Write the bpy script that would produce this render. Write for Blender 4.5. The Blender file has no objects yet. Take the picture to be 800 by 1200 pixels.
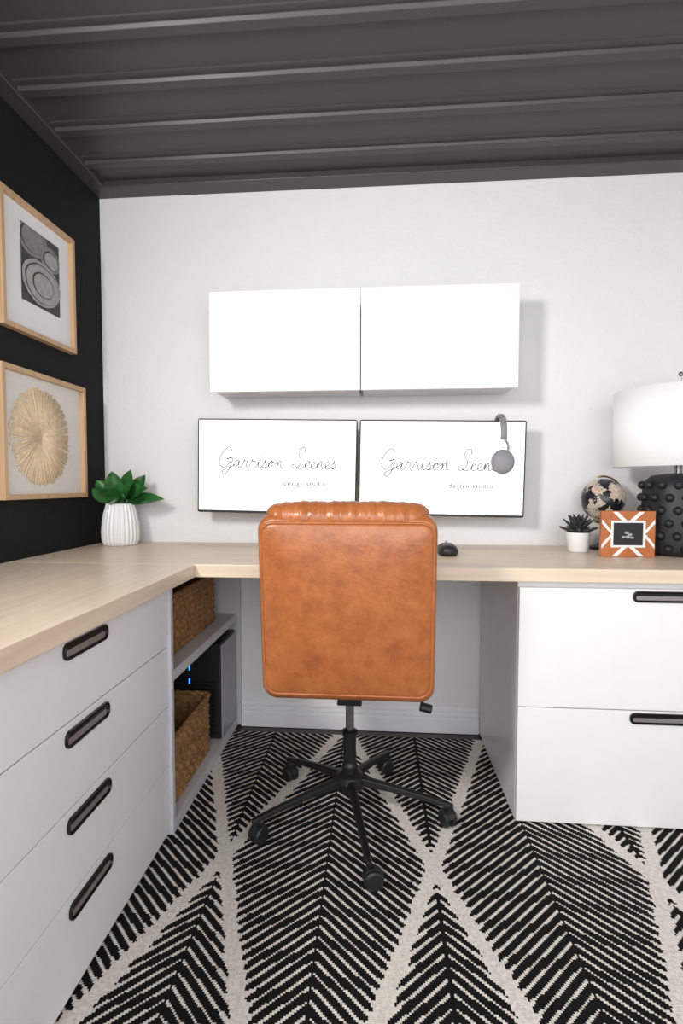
import bpy, bmesh, math, random
from mathutils import Vector, Matrix
random.seed(4)
S = bpy.context.scene
COL = S.collection
try:
    S.view_settings.view_transform = 'Standard'
except Exception:
    pass
WL = {}

# ---------------------------------------------------------------- materials
def mat(name, col, rough=0.5, metal=0.0, var=0.06, nscale=12.0, bump=0.0, bscale=200.0, emis=None, estr=0.0, coat=0.0, stretch=None, trans=0.0, spec=None):
    m = bpy.data.materials.new(name); m.use_nodes = True
    nt = m.node_tree; N = nt.nodes; L = nt.links
    b = N['Principled BSDF']
    b.inputs['Roughness'].default_value = rough
    b.inputs['Metallic'].default_value = metal
    if spec is not None: b.inputs['Specular IOR Level'].default_value = spec
    if coat: b.inputs['Coat Weight'].default_value = coat
    if trans: b.inputs['Transmission Weight'].default_value = trans
    tc = N.new('ShaderNodeTexCoord'); mp = N.new('ShaderNodeMapping')
    L.new(tc.outputs['Object'], mp.inputs['Vector'])
    if stretch: mp.inputs['Scale'].default_value = stretch
    no = N.new('ShaderNodeTexNoise'); no.inputs['Scale'].default_value = nscale; no.inputs['Detail'].default_value = 4
    L.new(mp.outputs[0], no.inputs['Vector'])
    r = N.new('ShaderNodeValToRGB')
    r.color_ramp.elements[0].position = 0.3; r.color_ramp.elements[1].position = 0.7
    r.color_ramp.elements[0].color = (*[c*(1-var) for c in col], 1)
    r.color_ramp.elements[1].color = (*[min(1, c*(1+var)) for c in col], 1)
    L.new(no.outputs['Fac'], r.inputs['Fac']); L.new(r.outputs[0], b.inputs['Base Color'])
    if bump:
        n2 = N.new('ShaderNodeTexNoise'); n2.inputs['Scale'].default_value = bscale; n2.inputs['Detail'].default_value = 3
        L.new(mp.outputs[0], n2.inputs['Vector'])
        bp = N.new('ShaderNodeBump'); bp.inputs['Strength'].default_value = bump; bp.inputs['Distance'].default_value = 0.004
        L.new(n2.outputs['Fac'], bp.inputs['Height']); L.new(bp.outputs[0], b.inputs['Normal'])
    if emis:
        b.inputs['Emission Color'].default_value = (*emis, 1); b.inputs['Emission Strength'].default_value = estr
    return m

def wood(name, c1, c2, axis='X', rough=0.45):
    m = mat(name, c1, rough); nt = m.node_tree; N = nt.nodes; L = nt.links; b = N['Principled BSDF']
    mp = [n for n in N if n.type == 'MAPPING'][0]
    mp.inputs['Scale'].default_value = {'X': (1.2, 22, 22), 'Y': (22, 1.2, 22), 'Z': (22, 22, 1.2)}[axis]
    no = [n for n in N if n.type == 'TEX_NOISE'][0]
    no.inputs['Scale'].default_value = 2.6; no.inputs['Detail'].default_value = 8; no.inputs['Distortion'].default_value = 0.5
    r = [n for n in N if n.type == 'VALTORGB'][0]
    r.color_ramp.elements[0].color = (*c2, 1); r.color_ramp.elements[1].color = (*c1, 1)
    r.color_ramp.elements[0].position = 0.32; r.color_ramp.elements[1].position = 0.62
    return m

def leather():
    m = mat('tan_leather', (0.5, 0.16, 0.04), 0.33, bump=0.14, bscale=130)
    N = m.node_tree.nodes; L = m.node_tree.links
    no = [n for n in N if n.type == 'TEX_NOISE'][0]; no.inputs['Scale'].default_value = 16; no.inputs['Detail'].default_value = 13
    no.inputs['Roughness'].default_value = 0.80
    r = [n for n in N if n.type == 'VALTORGB'][0]; cr = r.color_ramp
    cr.elements[0].position = 0.25; cr.elements[0].color = (0.18, 0.050, 0.015, 1)
    cr.elements[1].position = 0.49; cr.elements[1].color = (0.355, 0.108, 0.029, 1)
    e = cr.elements.new(0.74); e.color = (0.47, 0.170, 0.056, 1)
    return m

M = {}
M['wall_white'] = mat('wall_paint_white', (0.80, 0.795, 0.80), 0.65, bump=0.4, bscale=70, var=0.01)
M['wall_black'] = mat('wall_paint_black', (0.008, 0.0085, 0.010), 0.8, bump=0.3, bscale=90, spec=0.25)
M['ceil'] = mat('painted_steel_charcoal', (0.052, 0.048, 0.046), 0.42, bump=0.03, bscale=60, spec=0.45, var=0.02)
M['floor'] = wood('dark_floor_boards', (0.03, 0.022, 0.018), (0.015, 0.011, 0.01), 'X', 0.35)
M['base'] = mat('baseboard_paint', (0.84, 0.84, 0.86), 0.4, var=0.01)
M['cab'] = mat('cabinet_white', (0.86, 0.86, 0.855), 0.32, var=0.008)
M['cabL'] = mat('cabinet_soft_white', (0.82, 0.825, 0.84), 0.34, var=0.008)
M['shelf'] = mat('shelf_grey', (0.58, 0.58, 0.60), 0.45)
M['handle'] = mat('bronze_dark', (0.022, 0.018, 0.017), 0.28, 0.6)
M['handle_in'] = mat('bronze_pale_inner', (0.32, 0.29, 0.285), 0.35, 0.5)  # inner band of the pulls, paler than the rim
M['deskX'] = wood('oak_desk', (0.77, 0.64, 0.49), (0.68, 0.54, 0.40), 'X', 0.34)
M['deskY'] = wood('oak_desk_side', (0.80, 0.67, 0.53), (0.71, 0.57, 0.43), 'Y', 0.30)
M['frame'] = wood('oak_frame', (0.60, 0.39, 0.22), (0.48, 0.30, 0.16), 'Z')
M['leather'] = leather()
M['blk'] = mat('black_metal', (0.010, 0.010, 0.011), 0.38, 0.2)
M['blkp'] = mat('black_plastic', (0.012, 0.012, 0.013), 0.45)
M['chrome'] = mat('brushed_steel', (0.28, 0.28, 0.29), 0.25, 1.0)
M['screen'] = mat('screen_white', (0.8, 0.8, 0.8), 0.4, var=0.0, emis=(1, 1, 1), estr=0.75)
M['ink'] = mat('screen_ink', (0.19, 0.19, 0.20), 0.6)
M['inkg'] = mat('screen_ink_grey', (0.22, 0.22, 0.23), 0.6)
M['mat'] = mat('passe_partout', (0.84, 0.84, 0.86), 0.7, var=0.01)
M['beige'] = mat('linen_mount', (0.76, 0.735, 0.70), 0.8, var=0.03, nscale=80)
M['raffia'] = mat('raffia_straw', (0.84, 0.67, 0.46), 0.9, var=0.13, nscale=60)
M['leaf'] = mat('leaf_green', (0.025, 0.125, 0.028), 0.2, var=0.5, nscale=25)
M['stem'] = mat('stem_green', (0.06, 0.16, 0.04), 0.5)
M['ceramic'] = mat('white_ceramic', (0.84, 0.84, 0.84), 0.3, var=0.01)
M['succ'] = mat('succulent_dark', (0.030, 0.038, 0.030), 0.45, var=0.5)
M['lampbase'] = mat('matt_black_ceramic', (0.009, 0.010, 0.012), 0.5)
M['shade'] = mat('linen_lampshade', (0.88, 0.88, 0.88), 0.8, var=0.02, nscale=150, bump=0.1, bscale=400, emis=(1, 1, 1), estr=0.10)  # faint glow added to whiten the shade; no bulb is lit inside
M['brass'] = mat('aged_brass', (0.45, 0.30, 0.12), 0.3, 0.9)
M['grey'] = mat('headset_grey', (0.25, 0.25, 0.27), 0.5)
M['greyd'] = mat('headset_pad', (0.06, 0.06, 0.07), 0.7)
M['orange'] = mat('tan_hide', (0.46, 0.14, 0.036), 0.5, var=0.15)
M['photo'] = mat('photo_print_black', (0.012, 0.012, 0.014), 0.3)
M['blue'] = mat('blue_led', (0.02, 0.2, 0.9), 0.4, emis=(0.05, 0.35, 1.0), estr=2)
M['pcgrey'] = mat('computer_side_grey', (0.34, 0.34, 0.37), 0.4)
M['artpaper'] = mat('art_paper_grey', (0.05, 0.05, 0.055), 0.6, var=0.4, nscale=60)
M['artlight'] = mat('art_stone_light', (0.38, 0.375, 0.37), 0.7, var=0.15, nscale=45)
M['artmid'] = mat('art_stone_mid', (0.24, 0.238, 0.235), 0.7, var=0.15, nscale=45)
M['artdark'] = mat('art_stone_dark', (0.04, 0.04, 0.045), 0.7, var=0.3, nscale=30)
M['basket'] = mat('woven_hyacinth', (0.31, 0.155, 0.055), 0.7, var=0.5, nscale=60, bump=0.4, bscale=260)

def globe_mat():
    m = mat('globe_map', (0.02, 0.02, 0.03), 0.3)
    N = m.node_tree.nodes
    no = [n for n in N if n.type == 'TEX_NOISE'][0]; no.inputs['Scale'].default_value = 20; no.inputs['Detail'].default_value = 8
    no.inputs['Roughness'].default_value = 0.6
    cr = [n for n in N if n.type == 'VALTORGB'][0].color_ramp
    cr.elements[0].position = 0.0; cr.elements[0].color = (0.012, 0.014, 0.02, 1)
    cr.elements[1].position = 0.48; cr.elements[1].color = (0.62, 0.50, 0.40, 1)
    e = cr.elements.new(0.515); e.color = (0.42, 0.50, 0.44, 1)
    e = cr.elements.new(0.54); e.color = (0.65, 0.32, 0.27, 1)
    e = cr.elements.new(0.575); e.color = (0.68, 0.62, 0.45, 1)
    e = cr.elements.new(0.62); e.color = (0.55, 0.45, 0.50, 1)
    cr.interpolation = 'CONSTANT'
    return m
M['globe'] = globe_mat()

def rug_mat():
    m = bpy.data.materials.new('rug_diamond_weave'); m.use_nodes = True
    nt = m.node_tree; N = nt.nodes; L = nt.links; b = N['Principled BSDF']
    b.inputs['Roughness'].default_value = 0.95
    geo = N.new('ShaderNodeNewGeometry'); sep = N.new('ShaderNodeSeparateXYZ'); L.new(geo.outputs['Position'], sep.inputs[0])
    def mth(op, a, bb=None, c=None):
        n = N.new('ShaderNodeMath'); n.operation = op
        for i, v in enumerate((a, bb, c)):
            if v is None: continue
            if isinstance(v, (int, float)): n.inputs[i].default_value = v
            else: L.new(v, n.inputs[i])
        return n.outputs[0]
    g = 0.0045; PER = 0.0300
    xs = mth('MULTIPLY', mth('FLOOR', mth('DIVIDE', sep.outputs[0], g)), g)
    ys = mth('MULTIPLY', mth('FLOOR', mth('DIVIDE', sep.outputs[1], g)), g)
    x = mth('DIVIDE', mth('SUBTRACT', xs, 0.1465), 0.276)
    y = mth('DIVIDE', mth('SUBTRACT', ys, -0.815), 0.80)
    a = mth('ADD', x, y); c = mth('SUBTRACT', x, y)
    da = mth('PINGPONG', a, 1.0); dc = mth('PINGPONG', c, 1.0)
    dmin = mth('MINIMUM', da, dc)
    fa = mth('SUBTRACT', mth('FLOORED_MODULO', a, 2.0), 1.0)
    fc = mth('SUBTRACT', mth('FLOORED_MODULO', c, 2.0), 1.0)
    lx = mth('MULTIPLY', mth('ADD', fa, fc), 0.5 * 0.276)
    ly = mth('MULTIPLY', mth('SUBTRACT', fa, fc), 0.5 * 0.80)
    s = mth('ADD', ly, mth('MULTIPLY', mth('ABSOLUTE', lx), 0.95))
    fr = mth('ABSOLUTE', mth('SUBTRACT', mth('FRACT', mth('DIVIDE', s, PER)), 0.5))
    taper = N.new('ShaderNodeMapRange'); L.new(dmin, taper.inputs[0])
    taper.inputs[1].default_value = 0.05; taper.inputs[2].default_value = 0.14; taper.inputs[3].default_value = 0.21; taper.inputs[4].default_value = 0.380
    stripe = mth('LESS_THAN', fr, taper.outputs[0])
    wn = N.new('ShaderNodeTexWhiteNoise'); wn.noise_dimensions = '1D'
    L.new(mth('FLOOR', mth('DIVIDE', s, PER)), wn.inputs['W'])
    band = mth('GREATER_THAN', dmin, mth('ADD', 0.053, mth('MULTIPLY', wn.outputs['Value'], 0.025)))
    blk = mth('MULTIPLY', stripe, band)
    spine = mth('LESS_THAN', mth('ABSOLUTE', lx), 0.0035)
    blk = mth('MAXIMUM', blk, mth('MULTIPLY', spine, mth('GREATER_THAN', dmin, 0.10)))
    nz = N.new('ShaderNodeTexNoise'); nz.inputs['Scale'].default_value = 150; nz.inputs['Detail'].default_value = 3
    L.new(geo.outputs['Position'], nz.inputs['Vector'])
    ramp = N.new('ShaderNodeValToRGB'); L.new(nz.outputs['Fac'], ramp.inputs['Fac'])
    ramp.color_ramp.elements[0].position = 0.3; ramp.color_ramp.elements[0].color = (0.60, 0.555, 0.505, 1)
    ramp.color_ramp.elements[1].position = 0.65; ramp.color_ramp.elements[1].color = (0.80, 0.755, 0.70, 1)
    mix = N.new('ShaderNodeMixRGB'); L.new(blk, mix.inputs[0]); L.new(ramp.outputs[0], mix.inputs[1]); mix.inputs[2].default_value = (0.008, 0.0075, 0.008, 1)
    L.new(mix.outputs[0], b.inputs['Base Color'])
    b.inputs['Specular IOR Level'].default_value = 0.15
    wv = mth('ADD', mth('MULTIPLY', mth('PINGPONG', sep.outputs[0], g/2), 150.0), mth('MULTIPLY', mth('PINGPONG', sep.outputs[1], g/2), 150.0))
    bp = N.new('ShaderNodeBump'); bp.inputs['Strength'].default_value = 0.35; bp.inputs['Distance'].default_value = 0.003
    L.new(mth('ADD', wv, nz.outputs['Fac']), bp.inputs['Height']); L.new(bp.outputs[0], b.inputs['Normal'])
    return m
M['rug'] = rug_mat()

# ---------------------------------------------------------------- builders
def thing(name, loc, label, cat, group=None):
    o = bpy.data.objects.new(name, None); o.empty_display_size = 0.05
    COL.objects.link(o); o.location = loc; WL[o] = Vector(loc)
    o['label'] = label; o['category'] = cat
    if group: o['group'] = group
    return o

def finish(bm, name, m, parent=None, smooth=False, bevel=0, seg=2, subsurf=0, label=None, origin=None):
    bmesh.ops.recalc_face_normals(bm, faces=bm.faces)
    vs = [v.co for v in bm.verts]
    if origin is None:
        c = Vector([(min(v[i] for v in vs)+max(v[i] for v in vs))/2 for i in range(3)])
    else: c = Vector(origin)
    for v in bm.verts: v.co -= c
    me = bpy.data.meshes.new(name); bm.to_mesh(me); bm.free()
    me.materials.append(M[m])
    if smooth:
        for p in me.polygons: p.use_smooth = True
    o = bpy.data.objects.new(name, me); COL.objects.link(o)
    if parent is not None:
        o.parent = parent; o.location = c - WL[parent]
    else: o.location = c
    WL[o] = c.copy()
    if bevel:
        b = o.modifiers.new('bevel', 'BEVEL'); b.width = bevel; b.segments = seg; b.limit_method = 'ANGLE'; b.angle_limit = math.radians(40)
    if subsurf:
        s = o.modifiers.new('sub', 'SUBSURF'); s.levels = subsurf; s.render_levels = subsurf
    if label: o['label'] = label
    return o

def bbox(bm, x0, x1, y0, y1, z0, z1):
    r = bmesh.ops.create_cube(bm, size=1.0)
    for v in r['verts']:
        v.co = Vector((x0+(v.co.x+.5)*(x1-x0), y0+(v.co.y+.5)*(y1-y0), z0+(v.co.z+.5)*(z1-z0)))
    return r['verts']

def box(name, x0, x1, y0, y1, z0, z1, m, parent=None, bevel=0.0015, label=None, kind=None):
    bm = bmesh.new(); bbox(bm, x0, x1, y0, y1, z0, z1)
    o = finish(bm, name, m, parent, bevel=bevel, label=label)
    if kind: o['kind'] = kind
    return o

def rrect(w, h, r, n=6):
    pts = []
    r = min(r, w/2-1e-4, h/2-1e-4)
    for cx, cy, a0 in ((w/2-r, h/2-r, 0), (-w/2+r, h/2-r, 90), (-w/2+r, -h/2+r, 180), (w/2-r, -h/2+r, 270)):
        for i in range(n+1):
            a = math.radians(a0+90*i/n); pts.append((cx+r*math.cos(a), cy+r*math.sin(a)))
    return pts

def densify(ring, step):
    dn = []
    for i in range(len(ring)):
        a = Vector(ring[i]); b = Vector(ring[(i+1) % len(ring)]); k = max(1, int((b-a).length/step))
        for j in range(k): dn.append(a.lerp(b, j/k))
    return dn

def loft(bm, loops, cap0=True, cap1=True, mi=0, closed=True):
    rows = [[bm.verts.new(p) for p in lp] for lp in loops]
    n = len(rows[0])
    for a, b in zip(rows[:-1], rows[1:]):
        for i in range(n if closed else n-1):
            bm.faces.new((a[i], a[(i+1) % n], b[(i+1) % n], b[i]))
    if cap0: bm.faces.new(rows[0][::-1])
    if cap1: bm.faces.new(rows[-1])
    return rows

def lathe(bm, prof, cx, cy, n=32, rib=0, ramp=0.0, cap0=True, cap1=True):
    loops = []
    for r, z in prof:
        lp = []
        for i in range(n):
            a = 2*math.pi*i/n; rr = r*(1+ramp*math.cos(rib*a)) if rib else r
            lp.append((cx+rr*math.cos(a), cy+rr*math.sin(a), z))
        loops.append(lp)
    loft(bm, loops, cap0, cap1)

def tube(bm, pts, rad, n=8, closed=False, caps=True):
    pts = [Vector(p) for p in pts]; N = len(pts)
    rads = rad if isinstance(rad, (list, tuple)) else [rad]*N
    loops = []; up = None
    for i, p in enumerate(pts):
        if closed: t = pts[(i+1) % N]-pts[i-1]
        else: t = pts[min(i+1, N-1)]-pts[max(i-1, 0)]
        t.normalize()
        if up is None:
            up = Vector((0, 0, 1)) if abs(t.z) < 0.9 else Vector((1, 0, 0))
        side = t.cross(up)
        if side.length < 1e-5: side = t.cross(Vector((0, 1, 0)))
        side.normalize(); up = side.cross(t).normalized()
        loops.append([tuple(p+rads[i]*(math.cos(2*math.pi*k/n)*side+math.sin(2*math.pi*k/n)*up)) for k in range(n)])
    if closed: loops.append(loops[0])
    loft(bm, loops, caps and not closed, caps and not closed)
    if closed: bmesh.ops.remove_doubles(bm, verts=bm.verts, dist=1e-6)

def ribbon(bm, pts, wd, y):
    L = []; R = []
    n = len(pts)
    for i, p in enumerate(pts):
        t = (pts[min(i+1, n-1)]-pts[max(i-1, 0)]); t = Vector((t.x, 0, t.z)).normalized()
        nr = Vector((-t.z, 0, t.x))*wd/2
        L.append(bm.verts.new((p.x+nr.x, y, p.z+nr.z))); R.append(bm.verts.new((p.x-nr.x, y, p.z-nr.z)))
    for i in range(n-1):
        bm.faces.new((L[i], L[i+1], R[i+1], R[i]))

def catmull(P, k=6, closed=False):
    out = []; n = len(P); P = [Vector(p) for p in P]
    rng = n if closed else n-1
    for i in range(rng):
        p0 = P[(i-1) % n] if closed or i > 0 else P[0]; p1 = P[i]; p2 = P[(i+1) % n]
        p3 = P[(i+2) % n] if closed or i+2 < n else P[-1]
        for j in range(k):
            t = j/k
            out.append(0.5*((2*p1)+(p2-p0)*t+(2*p0-5*p1+4*p2-p3)*t*t+(3*p1-p0-3*p2+p3)*t**3))
    if not closed: out.append(P[-1])
    return out

def sphere(bm, c, r, u=24, v=16, sc=(1, 1, 1)):
    q = bmesh.ops.create_uvsphere(bm, u_segments=u, v_segments=v, radius=r)
    for w in q['verts']: w.co = Vector((w.co.x*sc[0], w.co.y*sc[1], w.co.z*sc[2]))+Vector(c)
    return q['verts']

def cyl(bm, p0, p1, r, n=20, r2=None):
    tube(bm, [Vector(p0), Vector(p1)], [r, r if r2 is None else r2], n)

# ---------------------------------------------------------------- room
XL, XR, YB, YF = -1.134, 1.36, 0.0, -3.3
ZC = 2.165
box('wall_back', XL-0.1, XR+0.1, YB, YB+0.1, 0, 2.35, 'wall_white', bevel=0, kind='structure')
box('wall_left', XL-0.1, XL, YF, YB, 0, 2.35, 'wall_black', bevel=0, kind='structure')
box('wall_right', XR, XR+0.1, YF, YB, 0, 2.35, 'wall_white', bevel=0, kind='structure')
box('floor', XL-0.1, XR+0.1, YF, YB+0.1, -0.06, 0.0, 'floor', bevel=0, kind='structure')
bm = bmesh.new()
zt = 2.188; dep = 0.015
prof = []
ribs = [-0.210-0.187*i for i in range(17)]
prof.append((0.0, zt))
for r in ribs:
    prof += [(r+0.023, zt), (r+0.018, zt-dep), (r-0.012, zt-dep), (r-0.017, zt-0.004), (r-0.038, zt-0.004), (r-0.042, zt)]
prof.append((YF, zt))
top = [(XL, p[0], p[1]) for p in prof]; bot = [(XR, p[0], p[1]) for p in prof]
loft(bm, [top, bot], False, False, closed=False)
ret = bmesh.ops.extrude_face_region(bm, geom=bm.faces[:])
for v in [g for g in ret['geom'] if isinstance(g, bmesh.types.BMVert)]: v.co.z += 0.06
c = finish(bm, 'ceiling', 'ceil', bevel=0.0016, seg=2); c['kind'] = 'structure'
bm = bmesh.new(); bbox(bm, XL, XR, -0.085, 0, ZC, 2.24)
o = finish(bm, 'trim_1', 'ceil', bevel=0.003); o['kind'] = 'structure'
bm = bmesh.new(); bbox(bm, XL, XL+0.062, YF, -0.085, ZC+0.001, 2.24)
o = finish(bm, 'trim_2', 'ceil', bevel=0.003); o['kind'] = 'structure'
bm = bmesh.new()
pr = [(0, 0.002), (-0.018, 0.002), (-0.018, 0.060), (-0.011, 0.064), (-0.015, 0.070), (-0.015, 0.078), (-0.008, 0.083), (-0.012, 0.089), (-0.012, 0.098), (-0.005, 0.108), (0, 0.108)]
loft(bm, [[(-0.559, p[0], p[1]) for p in pr], [(0.408, p[0], p[1]) for p in pr]])
o = finish(bm, 'baseboard_back', 'base', bevel=0.001); o['kind'] = 'structure'

# ---------------------------------------------------------------- rug
bm = bmesh.new(); bbox(bm, -0.622, 1.30, -3.0, -0.075, 0.0005, 0.009)
o = finish(bm, 'rug', 'rug', bevel=0.003)
o['label'] = 'flatwoven ivory rug with black feathered diamond pattern on the floor'; o['category'] = 'rug'

# ---------------------------------------------------------------- desks
DZ = 0.765; DB = 0.726
o = box('desktop', XL+0.003, 1.30, -0.622, -0.003, DB, DZ, 'deskX', bevel=0.0025)
o['label'] = 'long light oak worktop fixed along the white wall'; o['category'] = 'desk'
o = box('desktop', XL+0.003, -0.54, -1.95, -0.6250, DB, DZ, 'deskY', bevel=0.0025)
o['label'] = 'light oak side worktop beside the black wall'; o['category'] = 'desk'

# ---------------------------------------------------------------- pull handle
def pull(parent, c, length, height, normal):
    c = Vector(c)
    def P(p, d):
        if normal == 'x': return tuple(c+Vector((d, p[0], p[1])))
        return tuple(c+Vector((p[0], -d, p[1])))
    bm = bmesh.new()
    L0 = [(length, height, 0.0), (length, height, 0.005), (length-0.002, height-0.002, 0.0065), (length-0.006, height-0.006, 0.0065), (length-0.009, height-0.009, 0.001)]
    loops = [[P(p, d) for p in rrect(w, h, h*0.42, 8)] for w, h, d in L0]
    loft(bm, loops, True, True)
    lip = rrect(length-0.012, (height-0.012)*0.30, 0.003, 4)
    off = (height-0.012)*0.35
    loft(bm, [[P((p[0], p[1]+off), 0.0012) for p in lip], [P((p[0], p[1]+off), 0.005) for p in lip]])
    o = finish(bm, 'handle', 'handle', parent, bevel=0.0006, label='dark bronze recessed pull handle')
    bm = bmesh.new()
    ins = rrect(length-0.017, (height-0.010)*0.55, 0.006, 4); off = -(height-0.010)*0.18
    loft(bm, [[P((p[0], p[1]+off), 0.0012) for p in ins], [P((p[0], p[1]+off), 0.0025) for p in ins]])
    finish(bm, 'grip_lip', 'handle_in', o, bevel=0.0005)

cab = thing('drawer_cabinet', (-0.86, -1.16, 0.0), 'white four-drawer cabinet with dark bronze pulls under the side worktop', 'cabinet')
y0, y1, xf = -1.57, -0.742, -0.582
bm = bmesh.new()
bbox(bm, -1.12, xf-0.020, y0, y1, 0.022, 0.722); bbox(bm, -1.10, xf-0.045, y0+0.02, y1-0.02, 0.0, 0.03)
finish(bm, 'body', 'cabL', cab, bevel=0.001)
zt = 0.717
for i in range(4):
    z1 = zt-0.1685*i; z0 = z1-0.1655 if i < 3 else 0.022
    d = box('drawer', xf-0.019, xf, y0+0.001, y1-0.001, z0, z1, 'cabL', cab, bevel=0.0012)
    pull(d, (xf, -1.162, z1-0.030), 0.165, 0.034, 'x')

cab = thing('filing_cabinet', (0.81, -0.31, 0.009), 'white two-drawer filing cabinet with dark pulls under the long worktop', 'cabinet')
bm = bmesh.new(); bbox(bm, 0.409, 1.21, -0.580, -0.02, 0.0095, 0.722)
finish(bm, 'body', 'cabL', cab, bevel=0.001)
for z0, z1 in ((0.3575, 0.706), (0.014, 0.3545)):
    d = box('drawer', 0.4095, 1.2095, -0.600, -0.581, z0, z1, 'cab', cab, bevel=0.0012)
    pull(d, (0.806, -0.600, z1-0.021), 0.168, 0.032, '-y')

su = thing('shelf_unit', (-0.84, -0.37, 0.009), 'open grey-white shelf unit holding baskets under the corner worktop', 'shelf')
bm = bmesh.new()
bbox(bm, -1.12, -0.572, -0.740, -0.722, 0.0095, 0.722)
bbox(bm, -1.12, -0.560, -0.022, -0.003, 0.0095, 0.722)
bbox(bm, -1.12, -1.105, -0.722, -0.022, 0.0095, 0.722)
bbox(bm, -1.105, -0.572, -0.722, -0.022, 0.0095, 0.045)
finish(bm, 'body', 'shelf', su, bevel=0.001)
box('shelf', -1.105, -0.574, -0.7215, -0.0225, 0.445, 0.475, 'shelf', su)

def basket(x0, x1, y0, y1, z0, z1, label):
    cx, cy = (x0+x1)/2, (y0+y1)/2
    t = thing('basket', (cx, cy, z0), label, 'basket', 'woven storage baskets in the shelf unit')
    bm = bmesh.new(); loops = []
    RP = 5
    rows = int((z1-z0-0.012)/0.020)*RP
    dens = densify(rrect(x1-x0-0.016, y1-y0-0.016, 0.022, 8), 0.0050)
    for r in range(rows+1):
        z = z0+0.001+(z1-z0-0.012)*r/rows; lp = []
        for i, p in enumerate(dens):
            d = p.normalized()
            ph = 2*math.pi*i/8.0+math.pi*(r//RP)
            prof = math.sin(math.pi*(r % RP+0.5)/RP)
            amp = 0.0075*(0.5+0.5*math.cos(ph))*prof-0.002*(1-prof)
            q = p+d*amp; lp.append((cx+q.x, cy+q.y, z))
        loops.append(lp)
    loft(bm, loops, True, False)
    inn = [[(cx+p.x*0.95, cy+p.y*0.95, z) for p in dens] for z in (z1-0.012, z0+0.01)]
    loft(bm, inn, False, True)
    finish(bm, 'basket_body', 'basket', t, smooth=True)
    bm = bmesh.new()
    dd = densify(rrect(x1-x0-0.014, y1-y0-0.014, 0.022, 8), 0.01)
    for kk in range(2):
        pts = []
        for i, p in enumerate(dd):
            w = 0.0035*math.sin(i*0.9+kk*math.pi); pts.append((cx+p.x+p.normalized().x*w, cy+p.y+p.normalized().y*w, z1-0.008+0.0035*math.cos(i*0.9+kk*math.pi)))
        tube(bm, pts, 0.006, 6, closed=True)
    finish(bm, 'basket_rim', 'basket', t, smooth=True)
    return t
basket(-1.02, -0.62, -0.70, -0.13, 0.476, 0.665, 'woven brown water-hyacinth basket on the middle shelf')
basket(-1.02, -0.592, -0.715, -0.30, 0.046, 0.258, 'woven brown water-hyacinth basket on the bottom shelf')

pc = thing('computer_tower', (-0.67, -0.14, 0.045), 'black computer tower with blue lights on the bottom shelf', 'computer')
box('case', -0.79, -0.58, -0.24, -0.03, 0.05, 0.41, 'blkp', pc, bevel=0.004)
box('side_panel', -0.579, -0.574, -0.235, -0.035, 0.055, 0.405, 'pcgrey', pc, bevel=0.001)
for k in range(2):
    box('power_light', -0.70, -0.696, -0.244, -0.239, 0.31-0.05*k, 0.328-0.05*k, 'blue', pc, bevel=0.0005)
bm = bmesh.new()
for i in range(14): bbox(bm, -0.775, -0.60, -0.243, -0.239, 0.07+i*0.015, 0.075+i*0.015)
finish(bm, 'front_grille', 'blk', pc)
for k in range(3):
    bm = bmesh.new()
    tube(bm, catmull([(-0.80+0.01*k, -0.12-0.02*k, 0.30), (-0.86, -0.18, 0.36-0.04*k), (-0.90-0.02*k, -0.22, 0.22), (-0.93, -0.15, 0.052)], 8), 0.004, 8)
    finish(bm, 'power_cable', 'blkp', pc, smooth=True)

# ---------------------------------------------------------------- wall cabinets
def wallcab(x0, x1, label):
    t = thing('wall_cabinet', ((x0+x1)/2, 0, 1.345), label, 'cabinet', 'white wall cabinets above the monitors')
    box('body', x0+0.006, x1-0.006, -0.178, -0.001, 1.353, 1.706, 'cabL', t, bevel=0.001)
    box('door', x0+0.001, x1-0.001, -0.198, -0.180, 1.346, 1.711, 'cab', t, bevel=0.0012)
wallcab(-0.6227, -0.0637, 'plain white handleless wall cabinet above the monitor, beside its twin')
wallcab(-0.0623, 0.4965, 'plain white handleless wall cabinet above the monitor with headset')

# ---------------------------------------------------------------- monitors
GL = {
 'G': (2.3, [(1.9, 2.3), (1.3, 2.9), (.4, 2.0), (.2, .7), (.9, 0), (1.7, .6), (1.9, 1.3), (1.2, 1.15), (2.1, 1.35), (2.0, .2), (1.4, -1.0), (.9, -.5), (2.3, .2)]),
 'a': (1.35, [(0, .1), (.9, .85), (.5, 1), (.15, .5), (.4, .05), (.85, .5), (.95, .95), (.9, .2), (1.1, .0), (1.35, .1)]),
 'r': (1.15, [(0, .1), (.3, .9), (.35, 1.15), (.5, .9), (.8, .95), (.75, .3), (.95, 0), (1.15, .1)]),
 'i': (.8, [(0, .1), (.3, .9), (.3, .2), (.5, 0), (.8, .1)]),
 's': (.9, [(0, .1), (.5, 1.1), (.45, .8), (.75, .4), (.5, 0), (.15, .1), (.5, .02), (.9, .1)]),
 'o': (1.2, [(0, .1), (.5, 1), (.1, .5), (.45, 0), (.85, .5), (.5, 1), (.8, .85), (1.2, .6)]),
 'n': (1.25, [(0, .4), (.25, .95), (.25, .1), (.5, .9), (.75, .95), (.8, .2), (1.0, 0), (1.25, .1)]),
 'c': (.95, [(0, .1), (.45, .7), (.8, .95), (.5, 1.05), (.2, .6), (.4, 0), (.95, .1)]),
 'e': (.9, [(0, .1), (.6, .6), (.45, 1), (.15, .6), (.35, 0), (.9, .1)]),
 'S': (1.9, [(1.75, 2.2), (1.65, 2.85), (1.1, 2.9), (.8, 2.3), (1.05, 1.7), (1.4, 1.0), (1.1, .15), (.45, .0), (.1, .45), (.5, .45), (1.2, -.05), (1.9, .1)]),
}
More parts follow.
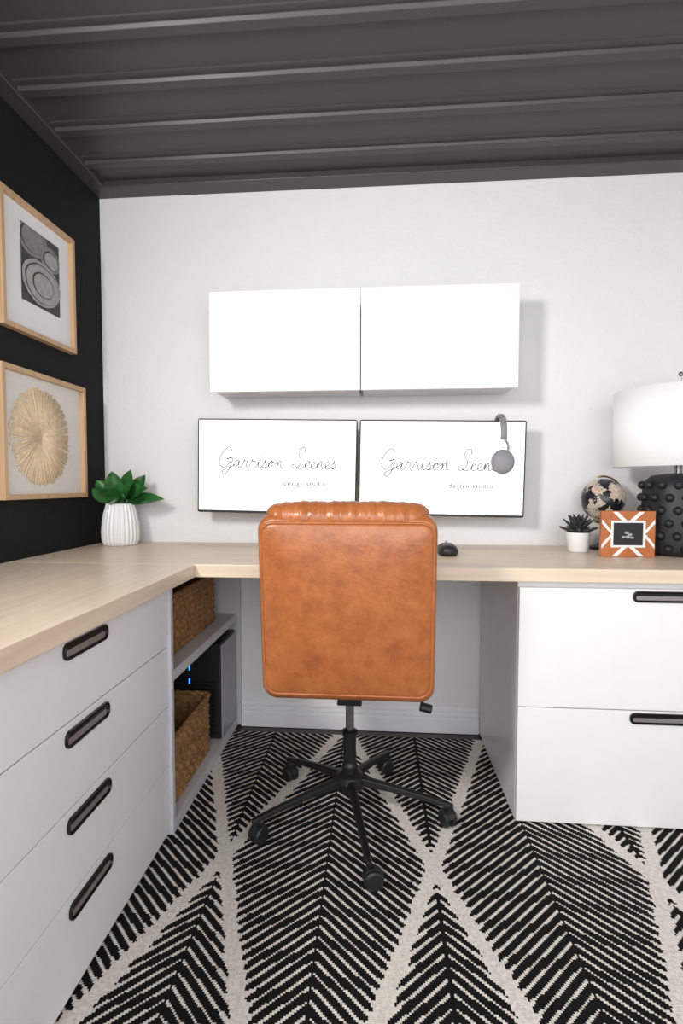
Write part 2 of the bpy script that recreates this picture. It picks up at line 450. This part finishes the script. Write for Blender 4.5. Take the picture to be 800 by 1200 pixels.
def monitor(x0, x1, z0, z1, roll, label):
    cx = (x0+x1)/2; cz = (z0+z1)/2; yf = -0.130
    t = thing('monitor', (cx, -0.11, cz), label, 'monitor', 'pair of wall-mounted monitors')
    bm = bmesh.new()
    w, h = x1-x0, z1-z0
    rr = [(w, h, 0.0), (w, h, 0.018), (w*0.9, h*0.85, 0.034), (w*0.5, h*0.5, 0.036)]
    loops = [[(cx+p[0], yf+d, cz+p[1]) for p in rrect(a, b, 0.006, 3)] for a, b, d in rr]
    ins = [(w-0.002, h-0.002, -0.0012), (w-0.006, h-0.006, -0.0012), (w-0.007, h-0.007, 0.0008)]
    loops = [[(cx+p[0], yf+d, cz+p[1]) for p in rrect(a, b, 0.005, 3)] for a, b, d in ins[::-1]]+loops
    loft(bm, loops)
    finish(bm, 'case', 'blkp', t)
    bm = bmesh.new(); b0 = 0.005
    bbox(bm, x0+b0, x1-b0, yf-0.0004, yf+0.0006, z0+0.009, z1-b0)
    scr = finish(bm, 'screen', 'screen', t)
    sc = 0.0240; x = cx-0.230; zb = cz-0.006; KX = 1.06
    bm = bmesh.new(); yi = yf-0.0018
    for word in ('Garrison', 'Scenes'):
        line = []
        xx = x
        for ci, ch in enumerate(word):
            wd, g = GL[ch]
            line += [(xx+p[0]*sc*KX+p[1]*sc*0.18, yi, zb+p[1]*sc*1.12) for p in g[(0 if ci == 0 else 1):]]
            if ch == 'i': ribbon(bm, [Vector((xx+.60*sc, yi, zb+1.6*sc)), Vector((xx+.76*sc, yi, zb+1.75*sc))], 0.004, yi)
            xx += wd*sc*KX
        pts = catmull(line, 8)
        q = [pts[0]]
        for p in pts[1:]:
            if (p-q[-1]).length > 1e-4: q.append(p)
        ribbon(bm, q, 0.0034, yi)
        x = xx+1.2*sc
    finish(bm, 'lettering', 'ink', scr)
    cu = bpy.data.curves.new('txt', 'FONT'); cu.body = 'design studio'; cu.size = 0.024; cu.space_character = 1.25; cu.align_x = 'CENTER'; cu.offset = 0.0005
    to = bpy.data.objects.new('txt', cu); COL.objects.link(to)
    dg = bpy.context.evaluated_depsgraph_get(); me = bpy.data.meshes.new_from_object(to.evaluated_get(dg))
    bpy.data.objects.remove(to)
    bm = bmesh.new(); bm.from_mesh(me)
    for v in bm.verts: v.co = Vector((cx+0.11+v.co.x, yi, zb-0.066+v.co.y))
    finish(bm, 'caption', 'inkg', scr)
    bm = bmesh.new(); bbox(bm, cx-0.05, cx+0.05, -0.094, -0.080, cz-0.05, cz+0.05); bbox(bm, cx-0.02, cx+0.02, -0.080, -0.012, cz-0.02, cz+0.02); bbox(bm, cx-0.06, cx+0.06, -0.012, 0.0, cz-0.10, cz+0.10)
    finish(bm, 'wall_bracket', 'blk', t, bevel=0.001)
    t.rotation_euler = (0, math.radians(roll), 0)
    return t
monitor(-0.693, -0.079, 0.892, 1.252, 1.0, 'thin black-framed monitor with white screen and script lettering')
monitor(-0.070, 0.542, 0.884, 1.242, 0.9, 'thin black-framed monitor showing script lettering, headset hung on it')

# ---------------------------------------------------------------- headphones
hp = thing('headphones', (0.452, -0.112, 1.25), 'grey over-ear headphones hanging over the top of a monitor', 'headphones')
bm = bmesh.new()
loops = []
for i in range(25):
    a = math.pi*(-0.12+1.24*i/24); ny, nz = math.cos(a), math.sin(a)
    p = (0.452, -0.112+0.070*ny, 1.190+0.066*nz)
    th = 0.0045+0.003*math.sin(max(0, min(math.pi, a)))
    w = 0.011
    loops.append([(p[0]+s*w, p[1]+ny*th*q, p[2]+nz*th*q) for s, q in ((-1, -.6), (-.6, -1), (.6, -1), (1, -.6), (1, .6), (.6, 1), (-.6, 1), (-1, .6))])
loft(bm, loops)
finish(bm, 'headband', 'grey', hp, smooth=True)
for s in (-1, 1):
    yc = -0.112+s*0.066
    bm = bmesh.new()
    tube(bm, catmull([(0.452, yc+s*0.001, 1.17), (0.466, yc+s*0.006, 1.145), (0.464, yc+s*0.010, 1.115), (0.452, yc+s*0.014, 1.088)], 6), 0.0045, 8)
    finish(bm, 'yoke', 'grey', hp, smooth=True)
    bm = bmesh.new()
    loops = []
    for r, d in [(0.010, 0.020), (0.034, 0.018), (0.043, 0.010), (0.045, 0.0), (0.043, -0.006)]:
        loops.append([(0.450+r*0.92*math.cos(2*math.pi*i/32), yc+s*d, 1.085+r*math.sin(2*math.pi*i/32)) for i in range(32)])
    loft(bm, loops)
    finish(bm, 'ear_cup', 'grey', hp, smooth=True, label='grey ear cup')
    bm = bmesh.new()
    ring = [(0.450+0.031*math.cos(2*math.pi*i/28), yc-s*0.012, 1.085+0.034*math.sin(2*math.pi*i/28)) for i in range(28)]
    tube(bm, ring, 0.009, 8, closed=True)
    finish(bm, 'ear_pad', 'greyd', hp, smooth=True)

# ---------------------------------------------------------------- office chair
CX, CY = -0.079, -0.614
ch = thing('office_chair', (CX, CY, 0.009), 'tan leather swivel office chair with black five-star base on the rug', 'chair')
BX, BY, BZ = -0.073, -0.862, 0.695
def lean(p): return (p[0], p[1]-(p[2]-BZ)*0.12, p[2])
bm = bmesh.new()
lp = [(.05, .07, .02, -.052), (.16, .20, .05, -.051), (.27, .31, .05, -.048), (.35, .37, .04, -.044), (.396, .416, .034, -.0385), (.407, .427, .032, -.0365), (.412, .432, .032, -.0325), (.416, .438, .034, -.034), (.423, .452, .037, -.030), (.429, .468, .038, -.019), (.430, .476, .038, 0), (.430, .478, .038, .02), (.42, .465, .04, .04), (.38, .42, .05, .058), (.25, .28, .05, .062), (.08, .09, .03, .062)]
loops = []
for w, h, r, d in lp:
    L2 = []
    for p in rrect(w, h, r, 8):
        n = 0.0014*math.sin(37*p[0]+5)*math.cos(29*p[1]+2)
        L2.append(lean((BX+p[0], BY+d+n, BZ+p[1])))
    loops.append(L2)
loft(bm, loops)
back = finish(bm, 'backrest', 'leather', ch, smooth=True)
bm = bmesh.new()
dn = densify(rrect(.412, .432, .032, 8), 0.02)
tube(bm, [lean((BX+p.x, BY-.0345, BZ+p.y)) for p in dn], 0.0036, 8, closed=True)
finish(bm, 'piping', 'leather', back, smooth=True)
bm = bmesh.new(); loops = []
n = 120
for i in range(n+1):
    s = -1+2*i/n
    x = BX+s*0.198
    end = (1-abs(s)**6)**0.5 if abs(s) < 1 else 0.02
    end = max(end, 0.03)
    wob = 1+0.016*math.sin(i*0.52)+0.016*math.sin(i*0.23+1)+0.014*math.sin(i*0.87+2)+0.008*math.sin(i*1.9)
    ra, rb = 0.055*end*wob, 0.044*(0.40+0.60*end)*wob
    loops.append([lean((x, BY+0.018+ra*math.cos(2*math.pi*k/20), 0.918+rb*math.sin(2*math.pi*k/20))) for k in range(20)])
loft(bm, loops)
finish(bm, 'head_cushion', 'leather', back, smooth=True)
for zc, hh in ((0.82, 0.12), (0.70, 0.12), (0.58, 0.12)):
    bm = bmesh.new()
    loops = []
    for w, h, d in ((.40, hh, .045), (.40, hh, .062), (.37, hh-.02, .082), (.28, hh-.06, .092), (.1, .02, .093)):
        loops.append([lean((BX+p[0], BY+d, zc+p[1])) for p in rrect(w, h, .03, 6)])
    loft(bm, loops)
    finish(bm, 'front_cushion', 'leather', back, smooth=True)
bm = bmesh.new(); loops = []
for w, d, r, z in ((.38, .36, .06, .458), (.45, .43, .07, .464), (.47, .45, .08, .482), (.47, .45, .08, .505), (.46, .44, .08, .525), (.40, .38, .08, .540), (.2, .2, .06, .545)):
    loops.append([(BX+p[0], -0.535+p[1], z) for p in rrect(w, d, r, 8)])
loft(bm, loops)
finish(bm, 'seat', 'leather', ch, smooth=True)
bm = bmesh.new()
tube(bm, catmull([(BX, -0.60, .440), (BX, -0.72, .440), (BX, -0.775, .48), (BX, -0.80, .62)], 6), 0.016, 8)
bbox(bm, CX-0.07, CX+0.07, CY-0.09, CY+0.11, 0.436, 0.460)
bbox(bm, CX-0.030, CX+0.030, CY-0.05, CY+0.05, 0.372, 0.438)
bbox(bm, CX-0.036, CX+0.036, CY-0.036, CY+0.036, 0.361, 0.371)
finish(bm, 'tilt_mechanism', 'blk', ch, bevel=0.003)
bm = bmesh.new()
tube(bm, catmull([(CX+0.02, CY-0.01, .41), (CX+0.14, CY-0.01, .405), (CX+0.20, CY-0.01, .385), (CX+0.213, CY-0.01, .362)], 6), 0.005, 8)
tube(bm, [(CX+0.205, CY-0.01, .357), (CX+0.238, CY-0.01, .349)], 0.013, 14)
finish(bm, 'lever', 'blkp', ch, bevel=0.002)
bm = bmesh.new(); lathe(bm, [(0.0125, 0.26), (0.0125, 0.364)], CX, CY, 24)
finish(bm, 'gas_lift', 'chrome', ch)
bm = bmesh.new(); lathe(bm, [(0.023, 0.135), (0.023, 0.17), (0.0185, 0.18), (0.0185, 0.262), (0.023, 0.264), (0.023, 0.274), (0.015, 0.279)], CX, CY, 24)
finish(bm, 'column_sleeve', 'blk', ch)
bm = bmesh.new(); lathe(bm, [(0.03, 0.098), (0.041, 0.103), (0.043, 0.125), (0.038, 0.143), (0.026, 0.150)], CX, CY, 28)
finish(bm, 'hub', 'blk', ch)
for k in range(5):
    a = math.radians(-78+72*k); d = Vector((math.cos(a), math.sin(a), 0)); s = Vector((-d.y, d.x, 0)); c = Vector((CX, CY, 0))
    bm = bmesh.new(); loops = []
    for r, z, w, h in ((0.035, 0.125, 0.014, 0.014), (0.12, 0.113, 0.012, 0.011), (0.22, 0.094, 0.010, 0.009), (0.286, 0.079, 0.010, 0.008), (0.302, 0.075, 0.007, 0.006)):
        q = c+d*r
        loops.append([tuple(q+s*(w*u)+Vector((0, 0, z+h*v))) for u, v in ((-1, -.6), (-.6, -1), (.6, -1), (1, -.6), (.8, .7), (.4, 1), (-.4, 1), (-.8, .7))])
    loft(bm, loops)
    leg = finish(bm, 'leg', 'blk', ch, bevel=0.001)
    bm = bmesh.new()
    e = c+d*0.292
    cyl(bm, e+Vector((0, 0, 0.045)), e+Vector((0, 0, 0.074)), 0.006, 12)
    rot = a+0.5*k; w1 = Vector((math.cos(rot), math.sin(rot), 0)); fwd = Vector((-w1.y, w1.x, 0))
    wc = e+fwd*0.011+Vector((0, 0, 0.0345))
    for sg in (-1, 1):
        loopsc = []
        for off, r in ((0.0, 0.020), (0.002, 0.0248), (0.012, 0.0248), (0.016, 0.020), (0.0165, 0.009)):
            pc_ = wc+w1*sg*(0.004+off)
            loopsc.append([tuple(pc_+fwd*r*math.cos(2*math.pi*j/22)+Vector((0, 0, r*math.sin(2*math.pi*j/22)))) for j in range(22)])
        loft(bm, loopsc)
    loopsc = []
    for off in (-0.009, 0.009):
        pc_ = wc+w1*off
        loopsc.append([tuple(pc_+fwd*0.028*math.cos(math.pi*(j/12)*0.9)+Vector((0, 0, 0.028*math.sin(math.pi*(j/12)*0.9)))) for j in range(13)]+[tuple(pc_)])
    loft(bm, loopsc)
    finish(bm, 'caster', 'blkp', leg, bevel=0.0008)

# ---------------------------------------------------------------- potted plant
px, py = -1.010, -0.125
pl = thing('potted_plant', (px, py, DZ), 'broad-leaved green plant in a ribbed white vase on the oak worktop', 'plant')
bm = bmesh.new()
lathe(bm, [(0.056, DZ+0.0005), (0.062, DZ+0.003), (0.068, DZ+0.022), (0.070, DZ+0.052), (0.067, DZ+0.090), (0.061, DZ+0.125), (0.054, DZ+0.150), (0.052, DZ+0.160), (0.053, DZ+0.164)], px, py, 208, rib=26, ramp=0.035, cap1=False)
lathe(bm, [(0.0515, DZ+0.164), (0.047, DZ+0.164), (0.044, DZ+0.142)], px, py, 208, cap0=False)
finish(bm, 'vase', 'ceramic', pl, smooth=True)
def leaf(bm, base, dirv, length, width, droop=0.3, fold=0.25, segs=8, ref=(0, 0, 1), pw=0.8):
    d = Vector(dirv).normalized(); side = d.cross(Vector(ref))
    if side.length < 0.05: side = Vector((1, 0, 0))
    side.normalize()
    rows = []
    for i in range(segs+1):
        t = i/segs; w = width*0.5*(math.sin(math.pi*t**0.80))**pw if 0 < t < 1 else 0.0006
        up = side.cross(d).normalized()
        c = Vector(base)+d*length*t-Vector((0, 0, 1))*droop*length*t*t
        rows.append([bm.verts.new(c-side*w+up*w*fold), bm.verts.new(c-side*w*0.5+up*w*fold*0.35), bm.verts.new(c), bm.verts.new(c+side*w*0.5+up*w*fold*0.35), bm.verts.new(c+side*w+up*w*fold)])
    for a, b in zip(rows[:-1], rows[1:]):
        for j in range(4): bm.faces.new((a[j], a[j+1], b[j+1], b[j]))
bm = bmesh.new(); bs = bmesh.new()
LV = [(180, 34, .105, .066, .01), (200, 62, .120, .074, .02), (0, 14, .150, .068, .006), (-14, 38, .135, .076, .022), (14, 62, .140, .072, .01),
      (-80, 58, .100, .084, .008), (-128, 44, .115, .078, .012), (-38, 52, .115, .080, .006), (-105, 82, .130, .078, .02), (90, 78, .12, .070, .02),
      (-22, 78, .145, .074, .02), (-70, 20, .075, .070, .003), (120, 60, .11, .064, .02)]
for az, el, ln, wd, hg in LV:
    az = math.radians(az+random.uniform(-6, 6)); el = math.radians(el)
    st = Vector((px+0.012*math.cos(az), py+0.012*math.sin(az), DZ+0.145)); tip = Vector((px+0.030*math.cos(az), py+0.030*math.sin(az), DZ+0.160+hg))
    tube(bs, [st, tip], 0.002, 5)
    ref = Vector((random.uniform(-.5, .5), -0.8, 0.6+random.uniform(-.4, .4)))
    dx = math.cos(az)*math.cos(el)
    if dx < 0: ln = min(ln, (tip.x-(XL+0.006))/max(-dx, 0.05))
    leaf(bm, tip, (dx, math.sin(az)*math.cos(el), math.sin(el)), ln, wd*0.92, droop=random.uniform(.08, .32), ref=ref, pw=0.85, fold=0.30)
finish(bm, 'foliage', 'leaf', pl, smooth=True)
lathe(bs, [(0.043, DZ+0.146), (0.043, DZ+0.152)], px, py, 24)
finish(bs, 'stems', 'stem', pl)

# ---------------------------------------------------------------- succulent
sx, sy = 0.706, -0.215
pl = thing('potted_succulent', (sx, sy, DZ), 'small dark succulent in a white pot on the oak worktop', 'plant')
bm = bmesh.new()
lathe(bm, [(0.030, DZ+0.0005), (0.034, DZ+0.004), (0.040, DZ+0.066), (0.040, DZ+0.070)], sx, sy, 40, cap1=False)
lathe(bm, [(0.040, DZ+0.070), (0.036, DZ+0.070), (0.035, DZ+0.058)], sx, sy, 40, cap0=False)
finish(bm, 'pot', 'ceramic', pl, smooth=True)
bm = bmesh.new()
for ring, (cnt, el, ln) in enumerate(((10, 0.25, 0.050), (9, 0.65, 0.048), (7, 1.0, 0.042), (4, 1.35, 0.034))):
    for i in range(cnt):
        az = 2*math.pi*i/cnt+ring*0.4
        leaf(bm, (sx+0.008*math.cos(az), sy+0.008*math.sin(az), DZ+0.066+0.008*ring), (math.cos(az)*math.cos(el), math.sin(az)*math.cos(el), math.sin(el)), ln*1.15, 0.019, droop=-0.15, fold=0.6, segs=5)
o = finish(bm, 'leaves', 'succ', pl, smooth=True)
md = o.modifiers.new('sol', 'SOLIDIFY'); md.thickness = 0.003

# ---------------------------------------------------------------- globe
gx, gy, gz = 0.832, -0.100, 0.947
gl = thing('globe', (gx, gy, DZ), 'small black desk globe with tan continents on a stand', 'globe')
bm = bmesh.new(); sphere(bm, (gx, gy, gz), 0.077, 40, 28)
finish(bm, 'sphere', 'globe', gl, smooth=True)
bm = bmesh.new()
ring = []
for i in range(31):
    a = math.radians(-115+220*i/30)
    ring.append((gx+0.086*math.cos(a)*0.94, gy+0.086*math.cos(a)*0.2, gz+0.086*math.sin(a)))
tube(bm, ring, 0.0035, 8)
finish(bm, 'meridian', 'brass', gl, smooth=True)
bm = bmesh.new(); lathe(bm, [(0.048, DZ+0.0005), (0.048, DZ+0.008), (0.02, DZ+0.016), (0.008, DZ+0.026), (0.007, gz-0.084), (0.004, gz-0.074)], gx, gy, 32)
finish(bm, 'stand', 'blk', gl)

# ---------------------------------------------------------------- small photo frame
fx, fy = 0.818, -0.335; w, h = 0.170, 0.150; zc = DZ+h/2+0.0005
pf = thing('photo_frame', (fx, fy, DZ), 'small tan frame with white chevron inlay and dark photo', 'photo frame')
def ringbox(bm, fx, y0, y1, zc, w, h, bw):
    bbox(bm, fx-w/2, fx-w/2+bw, y0, y1, zc-h/2, zc+h/2); bbox(bm, fx+w/2-bw, fx+w/2, y0, y1, zc-h/2, zc+h/2)
    bbox(bm, fx-w/2+bw, fx+w/2-bw, y0, y1, zc+h/2-bw, zc+h/2); bbox(bm, fx-w/2+bw, fx+w/2-bw, y0, y1, zc-h/2, zc-h/2+bw)
bm = bmesh.new(); ringbox(bm, fx, fy-0.008, fy+0.008, zc, w, h, 0.032)
fr = finish(bm, 'frame', 'orange', pf, bevel=0.001)
bm = bmesh.new()
yy = fy-0.0088
def poly(bm, pts, y):
    loft(bm, [[(p[0], y, p[1]) for p in pts], [(p[0], y+0.001, p[1]) for p in pts]])
for a_ in (-1, 1):
    for b_ in (-1, 1):
        Q = lambda u, v: (fx+a_*u, zc+b_*v)
        poly(bm, [Q(0.054, 0.000), Q(0.054, 0.012), Q(0.083, 0.048), Q(0.083, 0.034)], yy)
        poly(bm, [Q(0.004, 0.044), Q(0.020, 0.044), Q(0.050, 0.073), Q(0.034, 0.073)], yy)
finish(bm, 'inlay', 'ceramic', fr)
bm = bmesh.new(); ringbox(bm, fx, fy-0.0095, fy+0.006, zc, w-0.062, h-0.062, 0.007)
finish(bm, 'inner_rim', 'ceramic', pf)
bm = bmesh.new(); bbox(bm, fx-0.0472, fx+0.0472, fy-0.006, fy+0.005, zc-0.0372, zc+0.0372)
ph = finish(bm, 'photo', 'photo', pf)
bm = bmesh.new()
for (ax, az, r) in ((-0.004, 0.004, 0.007), (0.007, -0.002, 0.007), (0.0, -0.010, 0.008), (0.014, -0.012, 0.006), (-0.014, -0.010, 0.006)):
    loft(bm, [[(fx+ax+r*math.cos(2*math.pi*k/14), fy-0.0066+dd, zc+az+r*0.6*math.sin(2*math.pi*k/14)) for k in range(14)] for dd in (0, 0.0004)])
finish(bm, 'photo_subject', 'artlight', ph)
bm = bmesh.new()
loft(bm, [[(fx-0.02, fy+0.008, zc+0.03), (fx+0.02, fy+0.008, zc+0.03), (fx+0.02, fy+0.011, zc+0.03), (fx-0.02, fy+0.011, zc+0.03)], [(fx-0.025, fy+0.058, DZ+0.001), (fx+0.025, fy+0.058, DZ+0.001), (fx+0.025, fy+0.061, DZ+0.001), (fx-0.025, fy+0.061, DZ+0.001)]])
finish(bm, 'easel_back', 'blk', pf)

# ---------------------------------------------------------------- table lamp
lx, ly = 1.016, -0.25
la = thing('table_lamp', (lx, ly, DZ), 'table lamp with black hobnail base and white drum shade', 'lamp')
bm = bmesh.new()
prof = [(0.085, DZ+0.0005), (0.100, DZ+0.004), (0.105, DZ+0.02), (0.107, DZ+0.12), (0.105, DZ+0.225), (0.097, DZ+0.252), (0.078, DZ+0.268), (0.040, DZ+0.274), (0.03, DZ+0.275)]
lathe(bm, prof, lx, ly, 48)
finish(bm, 'base', 'lampbase', la, smooth=True)
bm = bmesh.new()
for r in range(6):
    z = DZ+0.026+r*0.042
    for i in range(14):
        a = 2*math.pi*(i+0.5*(r % 2))/14
        q = bmesh.ops.create_uvsphere(bm, u_segments=14, v_segments=10, radius=0.0140)
        for v in q['verts']: v.co += Vector((lx+0.107*math.cos(a), ly+0.107*math.sin(a), z))
finish(bm, 'hobnails', 'lampbase', la, smooth=True)
bm = bmesh.new(); lathe(bm, [(0.012, DZ+0.274), (0.012, DZ+0.36), (0.016, DZ+0.362), (0.016, DZ+0.40)], lx, ly, 20)
tube(bm, [(lx, ly, DZ+0.40), (lx, ly, 1.370)], 0.003, 8)
sphere(bm, (lx, ly, 1.374), 0.008, 14, 10)
for k in range(3):
    a = 2*math.pi*k/3+0.3; tube(bm, [(lx, ly, 1.308), (lx+0.195*math.cos(a), ly+0.195*math.sin(a), 1.308)], 0.002, 6)
finish(bm, 'stem', 'chrome', la)
bm = bmesh.new()
ZS = 1.318
lathe(bm, [(0.200, 1.062), (0.200, ZS)], lx, ly, 64, cap0=False, cap1=False)
lathe(bm, [(0.197, ZS), (0.197, 1.062)], lx, ly, 64, cap0=False, cap1=False)
lathe(bm, [(0.200, ZS), (0.197, ZS)], lx, ly, 64, cap0=False, cap1=False)
lathe(bm, [(0.200, 1.062), (0.197, 1.062)], lx, ly, 64, cap0=False, cap1=False)
bmesh.ops.remove_doubles(bm, verts=bm.verts, dist=1e-5)
finish(bm, 'lamp_shade', 'shade', la, smooth=True)

# ---------------------------------------------------------------- mouse
mx, my = 0.236, -0.33
ms = thing('computer_mouse', (mx, my, DZ), 'black computer mouse on the oak worktop beside the chair', 'mouse')
bm = bmesh.new(); loops = []
for w, l, z in ((0.056, 0.100, 0.0005), (0.064, 0.110, 0.006), (0.064, 0.110, 0.018), (0.056, 0.098, 0.030), (0.036, 0.066, 0.038), (0.012, 0.02, 0.040)):
    loops.append([(mx+p[0], my+p[1]-z*0.15, DZ+z) for p in rrect(w, l, w*0.48, 8)])
loft(bm, loops); finish(bm, 'shell', 'blkp', ms, smooth=True)
bm = bmesh.new(); q = [(mx, my+0.028+0.009*math.cos(a), DZ+0.033+0.009*math.sin(a)) for a in [2*math.pi*i/16 for i in range(16)]]
tube(bm, q, 0.003, 6, closed=True); finish(bm, 'scroll_wheel', 'grey', ms, smooth=True)

# ---------------------------------------------------------------- wall art on black wall
def wallframe(y0, y1, z0, z1, label, fw=0.016):
    yc, zc = (y0+y1)/2, (z0+z1)/2; x = XL+0.0015
    t = thing('framed_art', (x, yc, z0), label, 'picture frame', 'oak picture frames on the black wall')
    bm = bmesh.new(); D = 0.026
    bbox(bm, x, x+D, y0, y0+fw, z0, z1); bbox(bm, x, x+D, y1-fw, y1, z0, z1)
    bbox(bm, x, x+D, y0+fw, y1-fw, z1-fw, z1); bbox(bm, x, x+D, y0+fw, y1-fw, z0, z0+fw)
    finish(bm, 'frame', 'frame', t, bevel=0.001)
    return t, x
t, x = wallframe(-0.640, -0.243, 1.482, 1.893, 'oak-framed monochrome stone print with wide white mount')
box('mount', x+0.002, x+0.010, -0.624, -0.259, 1.498, 1.877, 'mat', t, bevel=0)
y0, y1, z0, z1 = -0.530, -0.322, 1.590, 1.833
pr = box('print', x+0.010, x+0.0112, y0, y1, z0, z1, 'artpaper', t, bevel=0)
def blob(name, mt, xx, cy, cz, ry, rz, ph, rough=0.018):
    bm = bmesh.new(); lo = []
    for d in (0, 0.0003):
        L = []
        for k in range(90):
            a = 2*math.pi*k/90
            q = 1+rough*math.sin(3*a+ph)+rough*0.5*math.sin(7*a+2*ph)+rough*0.3*math.sin(13*a+ph)
            L.append((xx+d, min(y1-0.001, max(y0+0.001, cy+ry*q*math.cos(a))), min(z1-0.001, max(z0+0.001, cz+rz*q*math.sin(a)))))
        lo.append(L)
    loft(bm, lo); finish(bm, name, mt, pr)
xa = x+0.0113
k_ = 0
for cy, cz, ry, rz, ph, tones in (
    (-0.470, 1.800, 0.080, 0.055, 1.0, (('artmid', 1), ('artdark', .80), ('artmid', .75))),
    (-0.375, 1.768, 0.058, 0.040, 4.0, (('artmid', 1), ('artdark', .74), ('artlight', .66))),
    (-0.428, 1.670, 0.104, 0.072, 0.5, (('artlight', 1), ('artdark', .88), ('artlight', .84), ('artdark', .56), ('artlight', .51)))):
    for j, (tn, f) in enumerate(tones):
        blob('printed_stone', tn, xa+0.0004*k_, cy+0.002*j, cz-0.001*j, ry*f, rz*f, ph+0.1*j); k_ += 1

t, x = wallframe(-0.655, -0.188, 0.955, 1.368, 'oak-framed round raffia sunburst on pale linen')
mo = box('mount', x+0.002, x+0.008, -0.639, -0.204, 0.971, 1.352, 'beige', t, bevel=0)
cy, cz, R = -0.447, 1.160, 0.162
bm = bmesh.new()
for k in range(180):
    a = 2*math.pi*k/180+random.uniform(-.02, .02); rr = R*random.uniform(0.93, 1.03)
    off = random.uniform(-0.4, 0.4)
    q0 = Vector((x+0.0095+0.0004*(k % 3), cy+0.004*math.cos(a+off), cz+0.004*math.sin(a+off))); q1 = Vector((x+0.0095+0.0007*(k % 3), cy+rr*math.cos(a), cz+rr*math.sin(a)))
    mid = q0.lerp(q1, 0.5)+Vector((0, 0.0015*random.uniform(-1, 1), 0.0015*random.uniform(-1, 1)))
    tube(bm, [q0, mid, q1], [0.0008, 0.0018, 0.0021], 6)
finish(bm, 'raffia_sunburst', 'raffia', t, smooth=True)

# ---------------------------------------------------------------- lights
def area(name, loc, target, size, power, color=(1, 1, 1), sy=None, spread=None):
    d = bpy.data.lights.new(name, 'AREA'); d.size = size; d.energy = power; d.color = color
    if sy: d.shape = 'RECTANGLE'; d.size_y = sy
    if spread: d.spread = math.radians(spread)
    o = bpy.data.objects.new(name, d); COL.objects.link(o); o.location = loc
    o.rotation_euler = (Vector(target)-Vector(loc)).to_track_quat('-Z', 'Y').to_euler()
    return o
area('key_light', (-0.96, -2.15, 1.70), (1.05, 0, 1.15), 0.30, 18, (1, 0.98, 0.96), spread=130)
area('fill_light', (0.3, -3.2, 1.3), (0.0, 0, 0.65), 1.9, 34, (0.98, 0.985, 1.0), 1.4)
w = bpy.data.worlds.new('world'); S.world = w; w.use_nodes = True
w.node_tree.nodes['Background'].inputs[0].default_value = (0.96, 0.975, 1.0, 1); w.node_tree.nodes['Background'].inputs[1].default_value = 1.15

# ---------------------------------------------------------------- camera
cd = bpy.data.cameras.new('camera'); cam = bpy.data.objects.new('camera', cd); COL.objects.link(cam)
cam.location = (0, -2.2, 1.0)
cam.rotation_euler = (math.radians(90-2.8), 0, math.radians(4.75))
cd.sensor_width = 36; cd.lens = 19.2; cd.shift_x = 11/1200; cd.clip_start = 0.02
S.camera = cam
